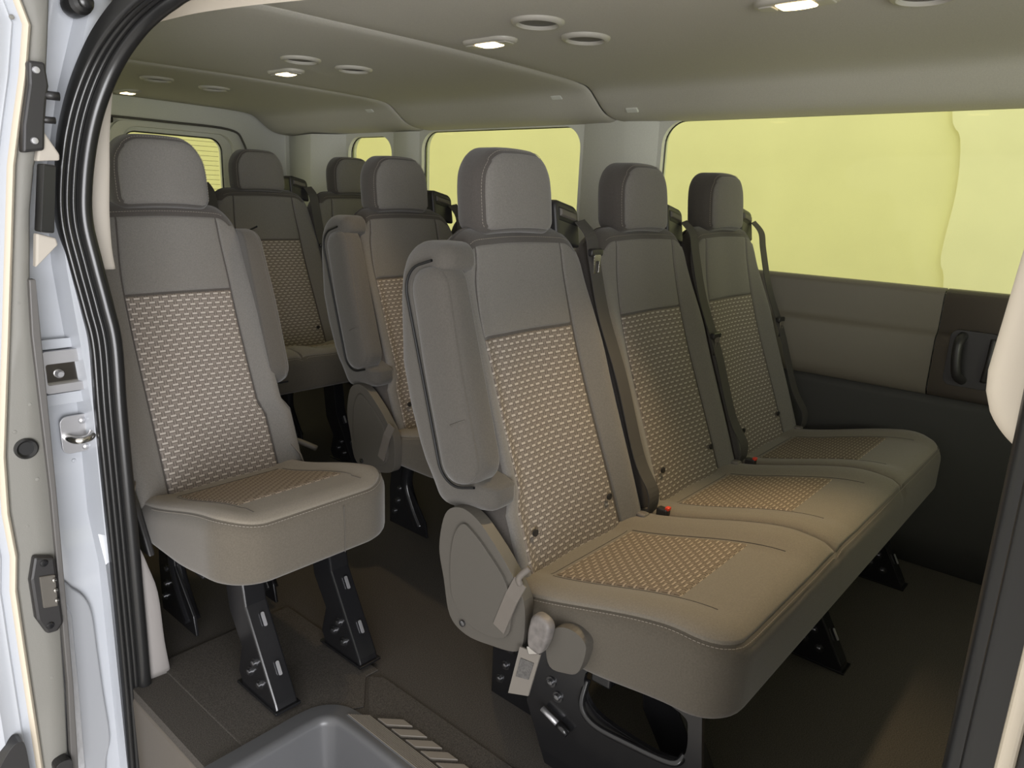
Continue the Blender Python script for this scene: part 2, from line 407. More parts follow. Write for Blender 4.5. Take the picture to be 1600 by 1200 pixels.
def add_back(root, loc, kind='mid'):
    b = backrest_set(kind); o = ob('backrest', b['body'], root, loc)
    ob('upper_panel', b['upper'], o); ob('woven_insert', b['insert'], o); ob('side_bolster', b['left'], o); ob('side_bolster', b['right'], o)
    ob('stitching', b['stitch'], o)
    if 'btn' not in CACHE: CACHE['btn'] = lathe_mesh('button', [(0, .0), (.0075, .0), (.0075, .004), (.006, .0055), (0, .006)], 'dark_plastic', 14, axis='y')
    for sx in () if kind == 'one' else (-.128, .128): ob('button', CACHE['btn'], o, (sx, -.216, .425))
    add_headrest(root, loc)
def add_retractor(root, loc, tilt=.0):
    """belt housing at the shoulder: sloping box with a slot, at local x .2"""
    if 'ret' not in CACHE:
        Pl = Pillow(-.045, .045, .955, 1.046, (.008, .008, .018, .018), lambda a, b: .028+0*a-.15*(b-1), lambda a, b: -.045+0*a, .008, .012, FRONT, 1, lambda a, b: (a, b-.22*(a)))
        slot = Pl.patch('slot', [(-.034, 1.002), (.034, 1.002), (.034, 1.033), (-.034, 1.033)], 8, 5, 'black', off=.001, tuck=.001, ew=.003)
        lip = Pl.patch('lip', [(-.030, 1.012), (.030, 1.012), (.030, 1.030), (-.030, 1.030)], 8, 5, 'vinyl', off=.006, tuck=.0, ew=.004)
        CACHE['ret'] = (Pl.body('belt_retractor', 12, 12, 'dark_plastic'), slot, lip)
    a, s, l = CACHE['ret']; o = ob('belt_retractor', a, root, loc); ob('slot', s, o); ob('lip', l, o)
def add_belt(root, loc, tz=.90, foot=.366, fy=-.245):
    """shoulder belt hanging from the housing down the seat edge, latch plate at height tz"""
    pth = catmull([(-.012, -.012, 1.008), (-.004, -.040, .975), (0, -.052, .92), (0, -.088, .80), (0, -.150, .66), (0, -.212, .49), (0, fy-.012, foot+.05), (0, fy-.012, foot)], 6)
    o = strap('seat_belt', pth, .044, .0022, 'belt', root, loc=loc)
    yz = lambda z: float(np.interp(z, [p[2] for p in reversed(pth)], [p[1] for p in reversed(pth)]))-.004
    y = yz(tz)
    t = plate('latch_plate', [rrect(-.013, .013, tz-.050, tz, .004), rrect(-.0065, .0065, tz-.041, tz-.014, .002)], y-.008, y-.0045, 'y', 'chrome', o, bev=.0006, seg=1)
    if True:
        Pl = Pillow(-.023, .023, tz-.004, tz+.013, .006, lambda a, b: .008-y+0*a, lambda a, b: -y-.006+0*a, .004, .004, FRONT)
        ob('latch_grip', Pl.body('latch_grip', 8, 6, 'dark_plastic'), o)
    ob('anchor', mesh_anchor(), root, (loc[0]-.035, loc[1]+fy-.010, loc[2]+foot-.01))
def mesh_anchor():
    if 'anc' not in CACHE:
        Pl = Pillow(-.013, .013, -.016, .020, .006, lambda a, b: .012+0*a, lambda a, b: -.012+0*a, .005, .005, FRONT)
        CACHE['anc'] = Pl.body('anchor', 6, 6, 'buckle')
    return CACHE['anc']
def cushion(root, cs, e0, e1, hw, yf=-.662, zoff=0, r0=.095, r1=.095):
    """continuous seat cushion over the seat centres cs between x=e0 and x=e1"""
    top = cubic([(-.17, .348), (-.27, .354), (-.40, .386), (-.525, .416), (-.60, .428), (-.66, .425)])
    cs = np.array(cs)
    def F(a, b):
        u = np.abs(a[..., None]-cs).min(-1)
        z = top(b)+.014*sstep((u-.12)/.07)*sstep((b+.70)/.15)
        if len(cs) > 1:
            mids = (cs[1:]+cs[:-1])/2; g = np.abs(a[..., None]-mids).min(-1); z = z-.012*np.exp(-(g/.007)**2)
        return z
    B = lambda a, b: .272+.02*sstep((-.4-b)/.2)
    P = Pillow(e0, e1, yf, -.185, (r0, r1, .03, .03), F, B, .040, .02, TOP)
    na = 24*len(cs)+10
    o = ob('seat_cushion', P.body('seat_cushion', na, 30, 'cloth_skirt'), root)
    n = len(cs)
    for i, c in enumerate(cs):
        lo = e0+.011 if i == 0 else (cs[i-1]+c)/2+.001; hi = e1-.011 if i == n-1 else (cs[i+1]+c)/2-.001
        f = yf+.011
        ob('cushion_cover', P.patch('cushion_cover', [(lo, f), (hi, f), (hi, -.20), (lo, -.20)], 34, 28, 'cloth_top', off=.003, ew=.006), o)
        k = hw*.60
        ob('woven_insert', P.patch('woven_insert', [(c-k, -.532), (c+k, -.532), (c+k, -.270), (c-k, -.270)], 22, 20, 'weave_seat', off=.0065, tuck=-.001, ew=.008, uvo=(.004, .001)), o)
        # seam behind the front roll and seams along the bolsters
        V, Fc = [], []
        for pts in ([(c-k, -.262), (c+k, -.262)], [(c-k-.006, -.60), (c-k-.006, -.272)], [(c+k+.006, -.60), (c+k+.006, -.272)]):
            L = P.line(pts, .0032, 24); m2 = sweep_verts(L, .0009); k0 = len(V); V += m2[0]; Fc += [tuple(x+k0 for x in f_) for f_ in m2[1]]
        ob('seam', mesh('seam', V, Fc, 'cloth_dark'), o)
    V, Fc = dashes(P.line([(e0+.009, -.30), (e0+.009, yf+.009), (e1-.009, yf+.009), (e1-.009, -.30)], .0018, 60), .0068, .0046, .0007)
    ob('stitching', mesh('stitching', V, Fc, 'thread', False), o)
    return P
def sweep_verts(path, r, n=5):
    P, T, Ns = frames(path); V = []; Fc = []
    for p, t, nn in zip(P, T, Ns):
        b = t.cross(nn)
        for i in range(n): a = 2*math.pi*i/n; V.append(p+nn*(r*math.cos(a))+b*(r*math.sin(a)))
    for i in range(len(P)-1):
        for j in range(n): a, c = i*n+j, i*n+(j+1) % n; Fc.append((a, c, c+n, a+n))
    return V, Fc
def add_armrest(root, x, side, loc=(0, 0, 0), L=.205, dy=0):
    """folded-up armrest on the seat's side; side=-1 left end, +1 right end"""
    cy, cz = -.125+dy, .735; d = np.array((-.29, -.957)); d = d/np.linalg.norm(d); n = np.array((d[1], -d[0]))  # d: down, n: across
    def ax(a, b, h):
        y = cy+d[0]*(-b)+n[0]*a; z = cz+d[1]*(-b)+n[1]*a
        return (loc[0]+x+side*h, loc[1]+y, loc[2]+z)
    F = lambda a, b: .046+.006*np.cos(a/.055*1.3)-.008*sstep((b+.02)/.22)
    P = Pillow(-.054, .054, -L, L, (.050, .050, .048, .048), F, lambda a, b: -.012+0*a, .030, .004, ax)
    o = ob('armrest', P.body('armrest', 18, 34, 'cloth_mid'), root)
    ob('armrest_pad', P.patch('armrest_pad', [(-.050, -L+.004), (.050, -L+.004), (.050, L-.004), (-.050, L-.004)], 16, 34, 'cloth_mid', off=.002, ew=.005), o)
    gp = [ax(a, b, .042) for a, b in rrect(-.0550, .0550, -L-.001, L+.001, (.050, .050, .048, .048), 8)]
    k0 = 9+4; gp = gp[27:]+gp[:9]; gp = [ax(.028, L+.001, .042), *gp, ax(.028, -L-.001, .042)]
    V, Fc = sweep_verts(gp, .0026, 8); ob('groove', mesh('groove', V, Fc, 'black'), o)
    V, Fc = sweep_verts(P.line([(.008, -.088), (.040, -.082)], .0025, 8), .0012); ob('label_tab', mesh('label_tab', V, Fc, 'vinyl'), o)
def side_shell(root):
    """end shell of the bench: rim behind and over the folded armrest, shelf below it"""
    rear = lambda z: np.interp(z, [.465, .56, .66, .74, .86, .93, .98], [-.058, -.022, .020, .043, .046, .044, .040])
    front = lambda z: np.interp(z, [.465, .535, .555, .59, .75, .91, .925, .98], [-.205, -.205, -.165, -.125, -.085, -.05, -.085, -.085])
    W = lambda a, b: (rear(b)+(front(b)-rear(b))*a/.12, b+.030*(a/.12)*sstep((.56-b)/.08))
    P = Pillow(0, .12, .465, .972, (.03, .02, .03, .055), lambda a, b: .034+.012*sstep((b-.47)/.1)*(1-.6*sstep((b-.85)/.12)), lambda a, b: -.035+0*a, .030, .01, lambda a, b, h: (-.214-h, a, b), 1, W)
    return ob('side_shell', P.body('side_shell', 16, 48, 'cloth_mid'), root)
def bolt_mesh(axis):
    k = 'bolt'+axis
    if k not in CACHE: CACHE[k] = lathe_mesh('bolt', [(0, .0095), (.0105, .0095), (.0105, .0065), (.0065, .0065), (.0065, .0015), (.004, 0), (0, 0)], 'bolt_dark', 12, axis)
    return CACHE[k]
def side_axis_plate(name, pts, x0, x1, mat, root, bev=.003, holes=(), sm=0, **k):
    lp = [tuple(p) for p in (catmull(pts, sm, True) if sm else pts)]
    return plate(name, [lp]+[list(h) for h in holes], x0, x1, 'x', mat, root, bev=bev, seg=2, **k)
def add_leg(root, x, w=.045, zt=.285, rear=True):
    """pressed-steel front leg: sloping channel with bolted foot, and a rear strut, at lateral position x"""
    o = side_axis_plate('leg', [(-.530, zt), (-.545, .20), (-.645, .018), (-.650, .004), (-.515, .004), (-.500, .03), (-.520, .10), (-.475, .17), (-.455, zt)], x-w/2, x+w/2, 'black_metal', root, .004)
    for (y, z) in ((-.575, .085), (-.555, .055), (-.592, .042)):
        ob('bolt', bolt_mesh('x'), o, (x-w/2-.009, y, z))
    for (y, z) in ((-.562, .170), (-.612, .078)):      # pressed slots in the front face, drawn as bright slivers for their highlights
        s_ = ob('slot', slot_mesh(), o, (x+.004, y-.004, z)); s_.rotation_euler = (math.radians(-28.8), 0, 0)
    side_axis_plate('foot', [(-.655, .0), (-.50, .0), (-.50, .006), (-.655, .006)], x-w/2-.004, x+w/2+.004, 'black_metal', root, .001)
    if rear:
        t = tube('rear_strut', catmull([(x, -.20, zt-.01), (x, -.17, .16), (x, -.20, .08), (x, -.24, .02)], 6), .019, 'black_metal', root, 14)
        r2 = side_axis_plate('rear_bracket', [(-.10, .0), (-.28, .0), (-.27, .05), (-.19, .15), (-.18, zt), (-.12, zt), (-.10, .12)], x-.012, x-.004, 'black_metal', root, .002)
        for (y, z) in ((-.15, .13), (-.14, .085), (-.125, .045)): ob('bolt', bolt_mesh('x'), r2, (x-.02, y, z))
def slot_mesh():
    if 'slot' not in CACHE: CACHE['slot'] = plate_mesh('slot', [rrect(-.0035, .0035, -.015, .015, .003)], -.0020, .0005, 'y', 'bolt')
    return CACHE['slot']
def recliner_cover(root):
    pts = [(-.137, .495), (-.100, .470), (-.085, .397), (-.099, .334), (-.118, .262), (-.163, .240), (-.230, .248), (-.290, .265), (-.305, .30), (-.300, .37), (-.262, .420), (-.221, .458), (-.179, .488)]
    o = side_axis_plate('recliner_cover', pts, -.262, -.236, 'vinyl', root, .009, sm=5)
    inner = [(-.150+.0, .468), (-.128, .43), (-.122, .36), (-.135, .30), (-.19, .268), (-.262, .282), (-.278, .33), (-.262, .392), (-.215, .436), (-.175, .463)]
    side_axis_plate('raised_panel', inner, -.268, -.255, 'vinyl', o, .006, sm=5)
    for y, z in ((-.155, .262),): ob('bolt', bolt_mesh('x'), o, (-.268, y, z))

# ------------------------------------------------------------------ the van shell (setting)
XW = 1.30          # far (left) wall at the glass line
YF, YR = -2.35, 2.90
def struct(o, **k): o['kind'] = 'structure'; return o
# outside: hall floor and walls
struct(plate('floor_hall', [[(-9, -9), (9, -9), (9, 9), (-9, 9)]], -.60, -.55, 'z', 'concrete'))
struct(box('wall_hall_left', (4.1, -9, -.55), (4.25, 9, 4.2), 'wall_y'))
struct(box('wall_hall_rear', (-3.5, 6.4, -.55), (4.1, 6.55, 4.2), 'wall_y'))
pale_panel = plate('trim_hall_paler_panel', [catmull([(-2.2, -.55), (-2.2, 4.2)], 1)+[tuple(p) for p in catmull([(.10, 4.2), (.10, 2.4), (.071, 1.67), (.0, 1.50), (-.03, 1.2), (-.012, .8), (-.06, .56), (-.06, -.55)], 4)]], 4.05, 4.1, 'x', 'wall_b'); struct(pale_panel)  # paler panel added to imitate a reflection-like tone change in the window
# cabin floor with the step well cut out of it
well = [(-.66, .098), (-.455, .098), (-.425, .094), (-.402, .076), (-.392, .045), (-.388, .0), (-.384, -.93), (-.66, -.93)]
floor_loop = [(-.645, .47), (-.645, .098)]+[p for p in well[1:7]]+[(-.645, -.93), (-.645, YF), (XW+.02, YF), (XW+.02, YR), (-.645, YR)]
fl = plate('floor', [floor_loop], -.03, 0, 'z', 'carpet'); struct(fl)
# step well: wall strip, tread below, rounded lip
lip_path = [(-.655, .098, -.004)]+[(x, y, -.004) for x, y in catmull([(-.50, .098), (-.455, .098), (-.420, .092), (-.398, .070), (-.390, .035), (-.387, -.05)], 6)]+[(-.384, -.93, -.004)]
Vw, Fw = [], []
NP = 9
for (x, y, z) in lip_path: pass
def well_mesh():
    P, T, Ns = frames(lip_path, (0, 0, 1)); V = []; prof = []
    for i in range(7): a = math.radians(90*i/6); prof.append((.016*math.sin(a), .016*(math.cos(a)-1)+.0075))   # (inward, z)
    prof = [(-.03, .0075)]+prof+[(.022, -.10), (.035, -.20)]
    for p, t in zip(P, T):
        n = Vector((t.y, -t.x, 0)).normalized()      # into the well
        for u, z in prof: V.append((p.x+n.x*u, p.y+n.y*u, z))
    m = len(prof); Fc = [(i*m+j, i*m+j+1, (i+1)*m+j+1, (i+1)*m+j) for i in range(len(P)-1) for j in range(m-1)]
    return mesh('step_well', V, Fc, 'step')
sw = ob('trim_step_well', well_mesh()); struct(sw)
struct(plate('floor_step', [[(-.70, .10), (-.35, .10), (-.35, -.95), (-.70, -.95)]], -.215, -.195, 'z', 'step'))
# ribbed tread strip and bars on the edge of the step
tp = plate('trim_tread_plate', [[(-.383, .057), (-.352, .020), (-.352, -.85), (-.383, -.85)]], 0, .0092, 'z', 'step', bev=.002); struct(tp)
for i in range(9):
    x = -.381+.0033*i; y1 = .052-1.2*(x+.381)
    plate('tread_rib', [[(x, y1), (x+.002, y1-.002), (x+.002, -.85), (x, -.85)]], .0092, .0106, 'z', 'tread', tp)
mat_base_o = plate('trim_tread_mat', [[(-.352, .022), (-.272, .125), (-.25, .10), (-.25, -.85), (-.352, -.85)]], 0, .004, 'z', 'carpet', bev=.001); struct(mat_base_o)
for i in range(18):
    y = .001-.0435*i
    plate('tread_bar', [[(-.346, y), (-.311, y-.042), (-.311, y-.070), (-.346, y-.028)]], .003, .0095, 'z', 'tread', tp, bev=.001, seg=1)
# outer sill below the floor's edge, sill cover
struct(plate('trim_sill', [[(.47, -.02), (.10, -.02), (.10, -.45), (.47, -.45)]], -.648, -.56, 'x', 'panel', bev=.01))
struct(plate('trim_carpet_border', [[(-.572, .45), (-.572, .125), (-.44, .122), (-.385, .10), (-.372, .07), (-.338, .055), (-.275, .13), (-.24, .13), (-.24, .50), (-.572, .50)]], 0, .004, 'z', 'carpet', bev=.002))

# ceiling: three headliner panels split at two cross seams, profile across the van
PROF = [(-.62, 1.368), (-.56, 1.369), (-.50, 1.371), (-.42, 1.385), (-.33, 1.422), (-.22, 1.442), (0, 1.446), (.36, 1.450), (.70, 1.448), (.93, 1.444), (1.03, 1.438), (1.085, 1.425), (1.13, 1.395), (1.18, 1.362), (1.23, 1.347), (1.32, 1.342)]
def headliner(name, y0, y1, drop):
    pr = catmull([(x, z) for x, z in PROF], 4); ys = [y0, y0+.004, y0+.012, y0+.03]+list(np.linspace(y0+.1, y1-.1, 6))+[y1-.03, y1-.012, y1-.004, y1]
    V = []; m = len(pr)
    for y in ys:
        e = min(y-y0, y1-y); dz = .010*(1-min(e/.03, 1))**2
        lip = drop*max(0, 1-(y-y0)/.12)**2
        for x, z in pr: V.append((x, y, z+dz-lip))
    n = len(V)
    Fc = [(i*m+j, i*m+j+1, (i+1)*m+j+1, (i+1)*m+j) for i in range(len(ys)-1) for j in range(m-1)]
    for y in (y0, y1): pass
    me = mesh(name, V, Fc, 'headliner'); o = ob(name, me); so = o.modifiers.new('thick', 'SOLIDIFY'); so.thickness = .012; so.offset = -1 if False else 1
    return struct(o)
c1 = headliner('ceiling', YF, .600, 0)
c2 = headliner('ceiling.001', .606, 1.700, .002)
c3 = headliner('ceiling.002', 1.706, YR-.03, .002)
struct(plate('ceiling_roof_skin', [[(-.80, YF-.1), (1.45, YF-.1), (1.45, YR+.12), (-.80, YR+.12)]], 1.50, 1.53, 'z', 'exterior'))
def header_strip():  # headliner edge at the door; cream colour and outward tilt imitate light on it
    ys = [.82, .62, .44, .34, .24, .13, .02, -.1, -.3, -1.0]; xi = [-.437, -.434, -.430, -.418, -.398, -.368, -.335, -.318, -.31, -.31]
    V = []
    for x, y in catmull(list(zip(xi, ys)), 4):
        for px, pz in ((-.60, 1.475), (-.55, 1.445), (x-.022, 1.370), (x-.008, 1.361), (x, 1.366), (x+.004, 1.41)): V.append((px, y, pz))
    n = len(V)//6; Fc = [(i*6+j, i*6+j+1, (i+1)*6+j+1, (i+1)*6+j) for i in range(n-1) for j in range(5)]
    o = ob('trim_lit_header_edge', mesh('trim_lit_header_edge', V, Fc, 'cream', True, sharp=60)); s_ = o.modifiers.new('thick', 'SOLIDIFY'); s_.thickness = .003; s_.offset = 0
    return struct(o)
header_strip()
# clips in the headliner
for (x, y, z) in ((1.165, .47, 1.368), (1.10, .76, 1.418), (1.10, 1.86, 1.418)):
    o = box('clip', (-.010, -.024, -.004), (.010, .024, .004), 'pillar', c1 if y < .6 else (c2 if y < 1.7 else c3), bev=.003, loc=(x, y, z)); o.rotation_euler = (0, math.radians(38), 0)

# far (left) side wall with its three windows
WINS = [(-.77, .418, .832, 1.345, .085), (.785, 1.722, .850, 1.338, .085), (1.945, 2.300, .86, 1.325, .085)]
holes = [rrect(a, b, c, d, (.06, .06, r, r), 8) for a, b, c, d, r in WINS]
fr_hole = rrect(-2.1, -1.05, .86, 1.32, .08, 8)
wl = plate('wall_left', [rrect(YF, YR, -.03, 1.43, .01)]+holes+[fr_hole], XW, XW+.03, 'x', 'pillar', bev=.006); struct(wl)
struct(plate('wall_left_skin', [rrect(YF-.1, YR+.1, -.35, 1.52, .01)]+[rrect(a-.01, b+.01, c-.01, d+.01, r, 8) for a, b, c, d, r in WINS]+[fr_hole], XW+.045, XW+.06, 'x', 'exterior'))
for i, (a, b, c, d, r) in enumerate(WINS):
    w = plate('window_%d' % (i+1), [rrect(a-.02, b+.02, c-.02, d+.02, r, 8)], XW+.034, XW+.040, 'x', 'glass'); struct(w)
    path = [(XW+.024, y, z) for y, z in rrect(a-.002, b+.002, c-.002, d+.002, (.06, .06, r, r), 10)]; path += path[:2]
    ob('gasket', sweep_mesh('gasket', path, circ(.006, 6), 'rubber'), w)
w4 = plate('window_4', [rrect(-2.12, -1.03, .84, 1.34, .08, 8)], XW+.034, XW+.040, 'x', 'glass'); struct(w4)
# pillar covers between the windows (ridged) and the rear corner
def pillar(name, y0, ym, y1, z0, z1, d=.035):
    V = []; zs = np.linspace(z0, z1, 8)
    for z in zs:
        k = 1-.25*(z-z0)/(z1-z0)
        for (y, dx) in ((y0, 0), (y0+.012, .010*k), (ym-.01, d*k), (ym+.01, d*k), (y1-.012, .012*k), (y1, 0)): V.append((XW+.002-dx, y, z))
    Fc = [(i*6+j, i*6+j+1, (i+1)*6+j+1, (i+1)*6+j) for i in range(7) for j in range(5)]
    return struct(ob(name, mesh(name, V, Fc, 'pillar', True)))
pillar('trim_pillar_front', .432, .56, .772, .83, 1.352, .040)
pillar('trim_pillar_mid', 1.735, 1.80, 1.932, .85, 1.34, .035)
pillar('trim_pillar_rear', 2.315, 2.52, 2.86, .60, 1.34, .11)
# lower side panels of the far wall, with ledge, seam and grab recess
def side_panel(name, y0, y1, prof, mat):
    V = [(XW-x, y, z) for y in (y0, y1) for x, z in prof]; m = len(prof)
    Fc = [(j, j+1, m+j+1, m+j) for j in range(m-1)]
    o = ob(name, mesh(name, V, Fc, mat, True, sharp=50)); s_ = o.modifiers.new('thick', 'SOLIDIFY'); s_.thickness = .01; s_.offset = 0
    return struct(o)
up_prof = [(-.012, .842), (.010, .840), (.018, .834), (.022, .824), (.022, .735), (.024, .722), (.032, .714), (.040, .708), (.043, .700), (.043, .575), (.040, .552), (.030, .538), (.016, .532)]
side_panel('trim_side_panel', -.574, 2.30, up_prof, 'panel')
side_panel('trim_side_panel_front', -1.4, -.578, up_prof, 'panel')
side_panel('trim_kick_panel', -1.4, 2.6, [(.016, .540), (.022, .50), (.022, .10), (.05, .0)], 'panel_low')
hr = ob('trim_grab_recess', mesh('x', [(0, 0, 0)], [], 'black'), loc=(0, 0, 0)); bpy.data.objects.remove(hr)
grab = empty('grab_handle', (XW-.045, -.675, .66), 'dark vertical pull handle on the far side panel, right of the big window corner', 'handle')
plate('backing', [rrect(-.062, .062, -.085, .078, .022, 5)], -.004, .008, 'x', 'dark_plastic', grab, bev=.004)
tube('grip', catmull([(-.002, .030, .062), (-.030, .034, .045), (-.036, .032, 0), (-.030, .024, -.048), (-.002, .012, -.066)], 6), .013, 'dark_plastic', grab, 12)
tube('grip_rim', catmull([(-.002, -.045, .062), (-.016, -.045, .0), (-.010, -.040, -.060)], 6), .008, 'dark_plastic', grab, 10)

# rear doors: frame with two windows and defroster wires
RW = [(-.30, .30, .84, 1.29, .07), (.395, .915, .84, 1.298, .07)]
wr = plate('wall_rear', [[(-.70, -.03), (XW, -.03), (XW, 1.47), (-.70, 1.47)]]+[rrect(a, b, c, d, r, 8) for a, b, c, d, r in RW], YR, YR+.04, 'y', 'pillar', bev=.008); struct(wr)
for i, (a, b, c, d, r) in enumerate(RW):
    w = plate('window_%d' % (5+i), [rrect(a-.02, b+.02, c-.02, d+.02, r, 8)], YR+.045, YR+.050, 'y', 'glass'); struct(w)
    for k in range(18):
        z = c+.02+k*(d-c-.04)/17
        box('heater_wire', (a+.005, YR+.0425, z-.0009), (b-.005, YR+.0445, z+.0009), 'heat', w)
    path = [(x, YR+.01, z) for x, z in rrect(a, b, c, d, r, 10)]; path += path[:2]
    ob('gasket', sweep_mesh('gasket', path, circ(.007, 6), 'rubber'), w)
struct(plate('trim_rear_arch', [[(tuple(p)) for p in rrect(.33, 1.03, .60, 1.345, .09, 8)], rrect(.385, .965, .70, 1.318, .08, 8)], YR-.03, YR, 'y', 'pillar', bev=.01))
tube('trim_rear_seal', catmull([(.25, YR-.045, 1.352), (.60, YR-.045, 1.352), (.93, YR-.045, 1.345), (1.01, YR-.045, 1.29), (1.035, YR-.045, 1.15), (1.04, YR-.045, .7)], 6), .006, 'rubber_grey', None, 8, kind='structure')
struct(box('trim_header_bracket', (.16, YR-.10, 1.318), (.33, YR-.01, 1.348), 'black', bev=.01))
# near (right) side wall behind the sliding door opening
NW = [(.78, 1.72, .85, 1.31, .08), (1.95, 2.30, .86, 1.30, .08)]
struct(plate('wall_right', [[(.52, -.03), (YR, -.03), (YR, 1.38), (.62, 1.38)]]+[rrect(a, b, c, d, r, 6) for a, b, c, d, r in NW], -.645, -.615, 'x', 'pillar', bev=.004))
for i, (a, b, c, d, r) in enumerate(NW):
    struct(plate('window_%d' % (7+i), [rrect(a-.01, b+.01, c-.01, d+.01, r, 6)], -.655, -.650, 'x', 'glass'))
struct(plate('wall_right_front', [[(YF, -.03), (-1.06, -.03), (-1.06, 1.38), (YF, 1.38)], rrect(-2.1, -1.2, .86, 1.31, .07, 6)], -.645, -.615, 'x', 'pillar'))
struct(plate('wall_right_header', [[(-1.06, 1.372), (.62, 1.372), (.62, 1.52), (-1.06, 1.52)]], -.63, -.57, 'x', 'paint'))
struct(plate('wall_front', [[(-.70, -.03), (XW, -.03), (XW, 1.42), (-.70, 1.42)], rrect(-.55, 1.2, .75, 1.34, .1, 6)], YF-.03, YF, 'y', 'panel_low'))
struct(plate('window_9', [rrect(-.57, 1.22, .73, 1.36, .1, 6)], YF-.045, YF-.04, 'y', 'glass'))

# ------------------------------------------------------------------ door aperture: seal, jamb paint, pillar trims
seal_path = catmull([(-.640, .462, -.45), (-.636, .458, -.20), (-.632, .456, .03), (-.630, .456, .26), (-.629, .456, .45), (-.628, .456, .62), (-.625, .457, .75), (-.632, .460, .82), (-.643, .463, .90), (-.652, .466, .98), (-.647, .464, 1.05), (-.632, .458, 1.13), (-.612, .445, 1.20), (-.588, .415, 1.265), (-.566, .36, 1.315), (-.552, .28, 1.345), (-.545, .18, 1.358), (-.543, -.2, 1.362), (-.543, -.75, 1.360), (-.552, -.87, 1.345), (-.575, -.935, 1.30), (-.595, -.960, 1.22), (-.612, -.979, 1.08), (-.62, -.984, .95), (-.625, -.986, .6), (-.632, -.986, .1), (-.640, -.984, -.3)], 8)
def seal_mesh(name, prof, mat):
    """prof points (u along van x from outside to inside, v along the inward direction of the aperture)"""
    P, T, _ = frames(seal_path); V = []; X = Vector((1, 0, 0)); m = len(prof)
    for p, t in zip(P, T):
        xx = (X-t*X.dot(t)).normalized(); n = xx.cross(t).normalized()
        for u, v in prof: V.append(p+xx*u+n*v)
    Fc = [(i*m+j, i*m+(j+1) % m, (i+1)*m+(j+1) % m, (i+1)*m+j) for i in range(len(P)-1) for j in range(m)]
    return mesh(name, V, Fc, mat, True, sharp=60)
def bump_prof(x0, x1, base, top, nrib):
    pts = [(x0, base)]; n = nrib*6
    for i in range(n+1):
        t = i/n; pts.append((x0+(x1-x0)*t, top*(1-.35*abs(2*t-1)**3)-.0045*(1-abs(math.sin(math.pi*nrib*t)))**2))
    return pts+[(x1, base)]
SEALN = 1
T0 = seal_path[10]
seal = ob('trim_door_seal', seal_mesh('trim_door_seal', bump_prof(-.030, .002, -.03, .004, 3), 'rubber')); struct(seal)
bulb = ob('bulb', seal_mesh('bulb', [(.012+.013*math.cos(a), .004+.012*math.sin(a)) for a in np.linspace(0, 2*math.pi, 14)[:-1]], 'rubber'), seal)
# painted jamb behind the sliding opening (C pillar), stepped sheet metal
def jamb():
    zs = [-.5, -.30, -.12, .0, .12, .22, .30, .36, .40, .50, .61, .62, .75, .76, .9, 1.05, 1.2, 1.35, 1.5]
    V = []; rows = []
    for z in zs:
        bx = float(np.interp(z, [-.45, .62, .98, 1.13, 1.265, 1.36, 1.5], [-.640, -.629, -.652, -.632, -.588, -.56, -.56]))
        yo = float(np.interp(z, [-.5, .30, .40, 1.5], [.475, .485, .52, .50]))
        out = float(np.interp(z, [-.5, .2, .35, .7, 1.0, 1.35, 1.5], [-.83, -.80, -.79, -.80, -.77, -.69, -.66]))
        r = [(bx+.004, .47), (bx-.028, .472), (bx-.034, yo-.02), (bx-.040, yo), (.5*(bx+out)-.01, yo+.004), (out+.04, yo+.006), (out+.02, yo+.02), (out, yo+.06), (out-.01, yo+.15), (out-.01, yo+.25)]
        rows.append(len(r)); V += [(x, y, z) for x, y in r]
    m = 10; Fc = [(i*m+j, i*m+j+1, (i+1)*m+j+1, (i+1)*m+j) for i in range(len(zs)-1) for j in range(m-1)]
    return mesh('wall_right_jamb', V, Fc, 'paint', True, sharp=40)
jb = ob('wall_right_jamb', jamb()); struct(jb); s_ = jb.modifiers.new('thick', 'SOLIDIFY'); s_.thickness = .004; s_.offset = -1

# grey sheet-metal recess low on the jamb with a crumpled foil strip beside it
plate('recess_panel', [[tuple(p) for p in catmull([(-.748, .285), (-.730, .268), (-.712, .243), (-.701, .203), (-.699, .12), (-.697, .012), (-.694, -.10), (-.706, -.151), (-.728, -.30), (-.79, -.30), (-.765, .0), (-.755, .16)], 3, True)]], .468, .484, 'y', 'recess_grey', jb, bev=.006)
plate('foil_strip', [[(-.748, .262), (-.738, .212), (-.741, .066), (-.749, -.172), (-.758, -.30), (-.79, -.30), (-.772, -.156), (-.762, .046), (-.756, .20)]], .464, .470, 'y', 'foil', jb, bev=.002)
# upper pillar trim strip inside the seal and the lower grey trim
def ribbon(name, rows, mat):
    V = []
    for (xa, xb, y, z) in rows: V += [(xa, y, z), (xb-.006, y-.006, z), (xb, y-.002, z), (xb+.002, y+.05, z)]
    Fc = [(i*4+j, i*4+j+1, i*4+j+5, i*4+j+4) for i in range(len(rows)-1) for j in range(3)]
    o = ob(name, mesh(name, V, Fc, mat, True, sharp=50)); s_ = o.modifiers.new('thick', 'SOLIDIFY'); s_.thickness = .003; s_.offset = -1
    return struct(o)
rows = [(p[0], p[1], .5, p[2]) for p in catmull([(-.625, -.583, .888), (-.625, -.586, .93), (-.625, -.584, .997), (-.62, -.577, 1.07), (-.61, -.569, 1.149), (-.59, -.551, 1.25), (-.57, -.530, 1.32), (-.55, -.51, 1.36)], 4)]
ribbon('trim_pillar_strip', rows, 'strip')
rows = [(p[0], p[1], .462, p[2]) for p in catmull([(-.625, -.562, .0), (-.625, -.569, .08), (-.625, -.574, .20), (-.625, -.592, .28), (-.625, -.608, .36), (-.625, -.618, .6)], 4)]
ribbon('trim_pillar_lower', rows, 'strip_low')

